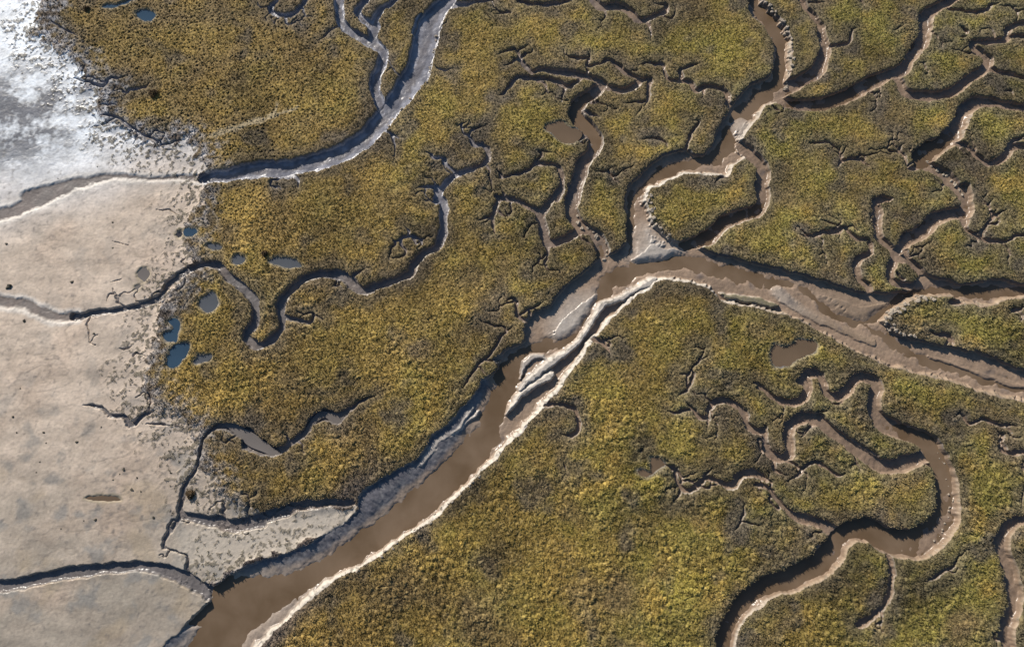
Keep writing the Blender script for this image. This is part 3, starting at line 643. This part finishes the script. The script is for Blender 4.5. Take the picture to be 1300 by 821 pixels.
M_pool = {'blue': water_mat('pool_blue', (.030, .055, .085), .05), 'dark': water_mat('pool_dark', (.035, .035, .04), .05), 'grey': water_mat('pool_grey', (.075, .080, .088), .08), 'mud': water_mat('pool_mud', (.13, .115, .105), .2), 'brown': water_mat('pool_brown', (.115, .08, .052), .10)}  # the blue kind has the sky's reflection put into its base colour

# ------------------------------------------------------------------ ground objects
def fany(a): return a[:-1, :-1] | a[:-1, 1:] | a[1:, 1:] | a[1:, :-1]
def fall(a): return a[:-1, :-1] & a[:-1, 1:] & a[1:, 1:] & a[1:, :-1]
flatm = (flat_w >= .5) & (chan > -.15)
fflat = fall(flatm); fveg = fany(veg) & ~fflat
rest = ~fflat & ~fveg
fr = fany(rsdf < csdf) & rest & fany(rsdf < -.02)
fb = np.max(np.stack([bar_id[:-1, :-1], bar_id[1:, 1:]]), 0)*fr
def blades():
    core = np.zeros(X.shape, bool); core[nly:nly+ncy, nlx:nlx+ncx] = True
    p = np.where(veg, .13*np.clip(1.25-tw1, .1, 1)*(.7+.6*big), np.where(plant > .5, .10, 0))*core
    p = p*np.where(tr < .3, .25, 1)
    p = p*np.where((csdf < .14) & (cwid < .8), 0, 1)
    j, i = np.nonzero(rng.random(X.shape) < p)
    n = len(i); print('tufts', n)
    bx = X[j, i]+rng.uniform(-.05, .05, n); by = Y[j, i]+rng.uniform(-.05, .05, n); bz = Z[j, i]-.03
    cc = col[j, i]*rng.uniform(.84, 1.20, n)[:, None]
    h = rng.uniform(.12, .30, n)*(.6+.5*big[j, i])*np.where(veg[j, i], 1, .6)
    K = 5; cos_, fs, cs = [], [], []
    for k in range(K):
        a = rng.uniform(0, 2*np.pi, n); r = rng.uniform(.05, .24, n); wd = rng.uniform(.03, .07, n)
        dx, dy = np.cos(a), np.sin(a); hh = h*rng.uniform(.6, 1.1, n)
        b0 = np.stack([bx-dy*wd, by+dx*wd, bz], -1); b1 = np.stack([bx+dy*wd, by-dx*wd, bz], -1)
        t0 = np.stack([bx+dx*r-dy*wd*.35, by+dy*r+dx*wd*.35, bz+hh], -1); t1 = np.stack([bx+dx*r+dy*wd*.35, by+dy*r-dx*wd*.35, bz+hh], -1)
        cos_.append(np.stack([b0, b1, t1, t0], 1).reshape(-1, 3))
        tipc = np.clip(cc*rng.uniform(.9, 1.45, n)[:, None], 0, .8)
        cs.append(np.stack([cc*.9, cc*.9, tipc, tipc], 1).reshape(-1, 3))
    return np.concatenate(cos_), np.concatenate(cs)
def structure(o): o['kind'] = 'structure'; return o
q = Q[fveg.reshape(-1)]; used = np.unique(q); remap = np.full(NX*NY, -1, np.int32); remap[used] = np.arange(len(used))
bco, bcol = blades(); nu = len(used)
ob = mesh_from('marsh_grass', np.concatenate([CO[used], bco]), np.concatenate([remap[q], nu+np.arange(len(bco)).reshape(-1, 4)]), M_grass,
               {'tone': np.concatenate([COLF[used], bcol]), 'rough': np.concatenate([RF[used], np.full(len(bco), .8)])})
ob['kind'] = 'stuff'
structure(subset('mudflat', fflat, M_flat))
structure(subset('river_bed', fr & (fb == 0), M_mud))
structure(subset('creek_bed', rest & ~fr, M_mud))
for bi in range(1, len(BARS)+1):
    if (fb == bi).any(): structure(subset('mud_bar', fb == bi, M_mud))
# water sheets: cells whose bed lies below the tide level
low = fany((Z < WATER+.03) & (chan < 0) & ((rsdf < 0) | (PX > 560)))
COW = CO.copy(); COW[:, 2] = WATER
def sheet(name, fmask):
    q = Q[fmask.reshape(-1)]; used = np.unique(q); remap = np.full(NX*NY, -1, np.int32); remap[used] = np.arange(len(used))
    return structure(mesh_from(name, COW[used], remap[q], M_river, {}))
inr = fany(rsdf < -.1)
sheet('river_water', low & inr); sheet('creek_water', low & ~inr)

# ------------------------------------------------------------------ pools
def height_at(x, y):
    i = min(max(np.searchsorted(AX, x), 1), NX-1); j = min(max(np.searchsorted(AY, y), 1), NY-1)
    return float(Z[j, i])
def zone_at(x, y, A):
    i = min(max(np.searchsorted(AX, x), 1), NX-1); j = min(max(np.searchsorted(AY, y), 1), NY-1)
    return A[j, i]
for P, kind, label, lv in pool_geo:
    c = P.mean(0)
    d = P-c; r = np.hypot(d[:, 0], d[:, 1])[:, None]
    O = c+d*(1+.16/np.maximum(r, .2))
    w = window(P[:, 0].min(), P[:, 0].max(), P[:, 1].min(), P[:, 1].max())
    lev = float(np.percentile(zflat[w] if zone_at(c[0], c[1], flat_w) > .5 else zland[w], 30))-.13
    if lv: lev = lv
    me = bpy.data.meshes.new('pool'); n = len(O)
    vs = [(p[0]-c[0], p[1]-c[1], 0) for p in O]
    me.from_pydata(vs, [], [list(range(n))] if True else []); me.update(); me.materials.append(M_pool[kind])
    o = bpy.data.objects.new('pool', me); C.objects.link(o); o.location = (c[0], c[1], lev)
    o['label'] = label; o['category'] = 'pool'

# ------------------------------------------------------------------ clods, weed, bushes
import bmesh
def simple_mat(name, a, b, scale=9):
    m = bpy.data.materials.new(name); m.use_nodes = True; t = m.node_tree; bs = t.nodes['Principled BSDF']
    tc = t.nodes.new('ShaderNodeTexCoord'); n = t.nodes.new('ShaderNodeTexNoise'); n.inputs['Scale'].default_value = scale; n.inputs['Detail'].default_value = 5
    r = t.nodes.new('ShaderNodeValToRGB'); r.color_ramp.elements[0].position = .38; r.color_ramp.elements[1].position = .62
    r.color_ramp.elements[0].color = (*a, 1); r.color_ramp.elements[1].color = (*b, 1)
    t.links.new(tc.outputs['Object'], n.inputs['Vector']); t.links.new(n.outputs['Fac'], r.inputs[0]); t.links.new(r.outputs[0], bs.inputs['Base Color'])
    bs.inputs['Roughness'].default_value = .9
    return m
M_clod = simple_mat('clod_mud', (.15, .12, .09), (.40, .34, .27)); M_weed = simple_mat('dark_weed', (.03, .028, .022), (.07, .06, .04)); M_bush = simple_mat('bush_leaves', (.07, .045, .02), (.16, .10, .045), 4); M_twig = simple_mat('twigs', (.06, .045, .03), (.10, .08, .06))
def lump(name, mat, flat, seed):
    bm = bmesh.new(); bmesh.ops.create_icosphere(bm, subdivisions=3, radius=1)
    r = random.Random(seed); ph = [r.uniform(0, 6.28) for _ in range(9)]
    for v in bm.verts:
        p = v.co; k = 1+.22*math.sin(3*p.x+ph[0])*math.cos(2.6*p.y+ph[1])+.16*math.sin(5*p.y+ph[2]+2*p.z)+.10*math.sin(9*p.x+ph[3])*math.sin(8*p.z+ph[4])+.07*math.sin(15*p.y+ph[5])*math.cos(13*p.x+ph[6])
        # blocky turf shape
        mxc = max(abs(p.x), abs(p.y), abs(p.z)); k *= (1+.25*(1/mxc-1))
        v.co = p*k; v.co.z *= flat
    me = bpy.data.meshes.new(name); bm.to_mesh(me); bm.free(); me.materials.append(mat)
    for p in me.polygons: p.use_smooth = True
    return me
clod_me = [lump('mud_clod', M_clod, .7, k) for k in range(4)]; weed_me = [lump('weed_clump', M_weed, .35, 20+k) for k in range(3)]
def put(name, me, x, y, size, label, cat, group):
    o = bpy.data.objects.new(name, me); C.objects.link(o)
    o.location = (x, y, height_at(x, y)+size*.15); o.rotation_euler = (random.uniform(-.3, .3), random.uniform(-.3, .3), random.uniform(0, 6.28))
    o.scale = (size*random.uniform(.8, 1.3), size*random.uniform(.8, 1.1), size*random.uniform(.8, 1.1))
    o['label'] = label; o['category'] = cat
    if group: o['group'] = group
ROWS = [
 (30, .30, 4, '0D', [(8,12),(58,62),(92,112),(112,170),(116,260),(104,335),(95,365)], 'crumbled turf block fallen along the east bank of the northern channel', 'turf blocks along the northern channel'),
 (26, .34, 8, '1D', [(512,552),(535,520),(560,503),(640,462),(700,452)], 'pale mud boulder heaped at the pointed tip of the wedge shaped marsh', 'mud boulders at the wedge tip'),
 (14, .28, 6, '1D', [(515,560),(560,595),(640,625)], 'dark slumped block at the foot of the shaded edge below the wedge tip', 'slumped blocks under the wedge'),
 (14, .30, 8, '1C', [(605,30),(612,90),(640,150),(690,205)], 'crumbled mud block on the west shore of the looped island', 'mud blocks on the island shore'),
 (24, .22, 6, '2B', [(400,785),(500,716),(600,646),(720,576),(800,496),(890,408),(1000,298)], 'small dark clod on the pale lower edge of the main river', 'clods on the pale river edge'),
 (20, .17, 6, '2D', [(708,290),(740,370),(760,460),(762,540),(730,610),(690,670)], 'small mud clod on the outer bank of the big south eastern bend', 'clods on the south eastern bend'),
 (12, .28, 7, '1C', [(290,105),(330,150),(380,180),(425,230),(428,290)], 'crumbled clod along the right bank of the S shaped creek', 'clods along the S shaped creek'),
 (14, .26, 6, '0D', [(700,672),(750,705),(800,750),(850,810)], 'dark turf block along the upper edge of the right hand creek', 'turf blocks along the right hand creek'),
 (14, .26, 6, '0B', [(770,130),(757,200),(750,270),(720,330),(640,430),(560,530)], 'dark clod on the white bank of the north western creek', 'clods on the white creek bank'),
]
for n, size, jit, tile, pts, label, grp in ROWS:
    L = catmull([pt(tile, *p)[:2] for p in pts], 8)
    for k in range(n):
        p = L[min(int((k+random.random())/n*len(L)), len(L)-1)]; j = jit*.042
        put('mud_clod', random.choice(clod_me), p[0]+random.gauss(0, j), p[1]+random.gauss(0, j), size*random.uniform(.55, 1.25), label, 'mud clod', grp)
x, y, m = pt('1A', 30, 405); put('weed_clump', weed_me[0], x, y, .5, 'largest dark weed clump, alone on the cream flat near the left edge', 'weed clump', None)
for zx, zy, t in [(295,384,'1A'),(95,548,'1A'),(465,242,'1A'),(60,218,'2A'),(168,217,'2A'),(178,260,'2A'),(302,255,'2A'),(400,195,'2A'),(152,336,'2A'),(138,378,'2A'),(447,408,'2A'),(490,365,'2A'),(523,447,'2A'),(475,385,'2A'),(330,572,'2A'),(378,568,'2A'),(238,605,'2A'),(45,155,'2A'),(75,40,'2A'),(250,325,'0A'),(400,690,'0A'),(235,740,'0A'),(85,300,'0A'),(465,135,'1A'),(385,600,'1A'),(20,225,'1A'),(545,400,'2A'),(560,455,'2A'),(680,380,'2A'),(610,560,'2A')]:
    x, y, m = pt(t, zx, zy); put('weed_clump', random.choice(weed_me), x, y, random.uniform(.10, .24), 'small dark weed clump lying scattered on the bare mudflat', 'weed clump', 'weed clumps scattered on the mudflat')
def bush(tile, zx, zy, r, label):
    x, y, m = pt(tile, zx, zy); e = bpy.data.objects.new('bush', None); C.objects.link(e); e.location = (x, y, height_at(x, y)); e['label'] = label; e['category'] = 'bush'
    rr = random.Random(int(zx)); vs, fs = [], []
    for k in range(900):
        a = rr.uniform(0, 6.28); ph = math.acos(rr.uniform(0, 1)); q = r*(.55+.5*rr.random()**.5)*(1+.15*math.sin(3*a))
        c = Vector((q*math.sin(ph)*math.cos(a), q*math.sin(ph)*math.sin(a), q*.75*math.cos(ph)+.05)); d1 = Vector((rr.gauss(0, 1), rr.gauss(0, 1), rr.gauss(0, 1))).normalized()*.09; d2 = d1.cross(Vector((rr.gauss(0, 1), rr.gauss(0, 1), rr.gauss(0, 1)))).normalized()*.05
        b = len(vs); vs += [c-d1, c+d2, c+d1, c-d2]; fs.append((b, b+1, b+2, b+3))
    me = bpy.data.meshes.new('foliage'); me.from_pydata(vs, [], fs); me.materials.append(M_bush); f = bpy.data.objects.new('foliage', me); C.objects.link(f); f.parent = e
    bm = bmesh.new()
    for k in range(7):
        a = k*.9; d = Vector((math.cos(a)*.5, math.sin(a)*.5, .7)).normalized()
        M = d.to_track_quat('Z', 'Y').to_matrix().to_4x4(); M.translation = d*r*.35
        bmesh.ops.create_cone(bm, segments=6, radius1=.04, radius2=.015, depth=r*.8, matrix=M)
    me = bpy.data.meshes.new('stem'); bm.to_mesh(me); bm.free(); me.materials.append(M_twig); st = bpy.data.objects.new('stem', me); C.objects.link(st); st.parent = e
from mathutils import Vector
bush('0A', 642, 392, .85, 'brown rounded bush in grey muddy scrub beside the white flat')
bush('0A', 362, 38, .6, 'small brown bush near the top edge, left of the blue pools')
bush('2A', 760, 466, .75, 'brown bush on bare grey mud beside the dark creek, lower left')
bush('1B', 54, 270, .55, 'dark bush in golden grass just above the long grey pool')

# ------------------------------------------------------------------ camera and light
cam = bpy.data.cameras.new('camera'); cam.lens = 24; cam.sensor_width = 36; cam.clip_end = 3000; cam.clip_start = 1
co = bpy.data.objects.new('camera', cam); C.objects.link(co); co.location = CAM; co.rotation_euler = (TILT, 0, 0)
sc.camera = co
EL = math.radians(27); SAZ = math.atan2(-.59, .81)
sd = np.array([math.sin(SAZ)*math.cos(EL), math.cos(SAZ)*math.cos(EL), math.sin(EL)])
sl = bpy.data.lights.new('sun', 'SUN'); sl.energy = 5.0; sl.angle = math.radians(.5); sl.color = (1, .93, .83)
so = bpy.data.objects.new('sun', sl); C.objects.link(so)
from mathutils import Vector
so.rotation_euler = Vector(sd).to_track_quat('Z', 'Y').to_euler(); so.location = (0, 0, 100)
w = bpy.data.worlds.new('World'); sc.world = w; w.use_nodes = True
nt = w.node_tree; bg = nt.nodes['Background']; sky = nt.nodes.new('ShaderNodeTexSky'); sky.sky_type = 'NISHITA'
sky.sun_disc = False; sky.ozone_density = 6.0; sky.air_density = 1.5; sky.sun_elevation = EL; sky.sun_rotation = SAZ % (2*math.pi)
nt.links.new(sky.outputs[0], bg.inputs[0]); bg.inputs[1].default_value = .062
sc.view_settings.view_transform = 'Standard'; sc.view_settings.look = 'None'; sc.view_settings.exposure = .50; sc.view_settings.gamma = 1
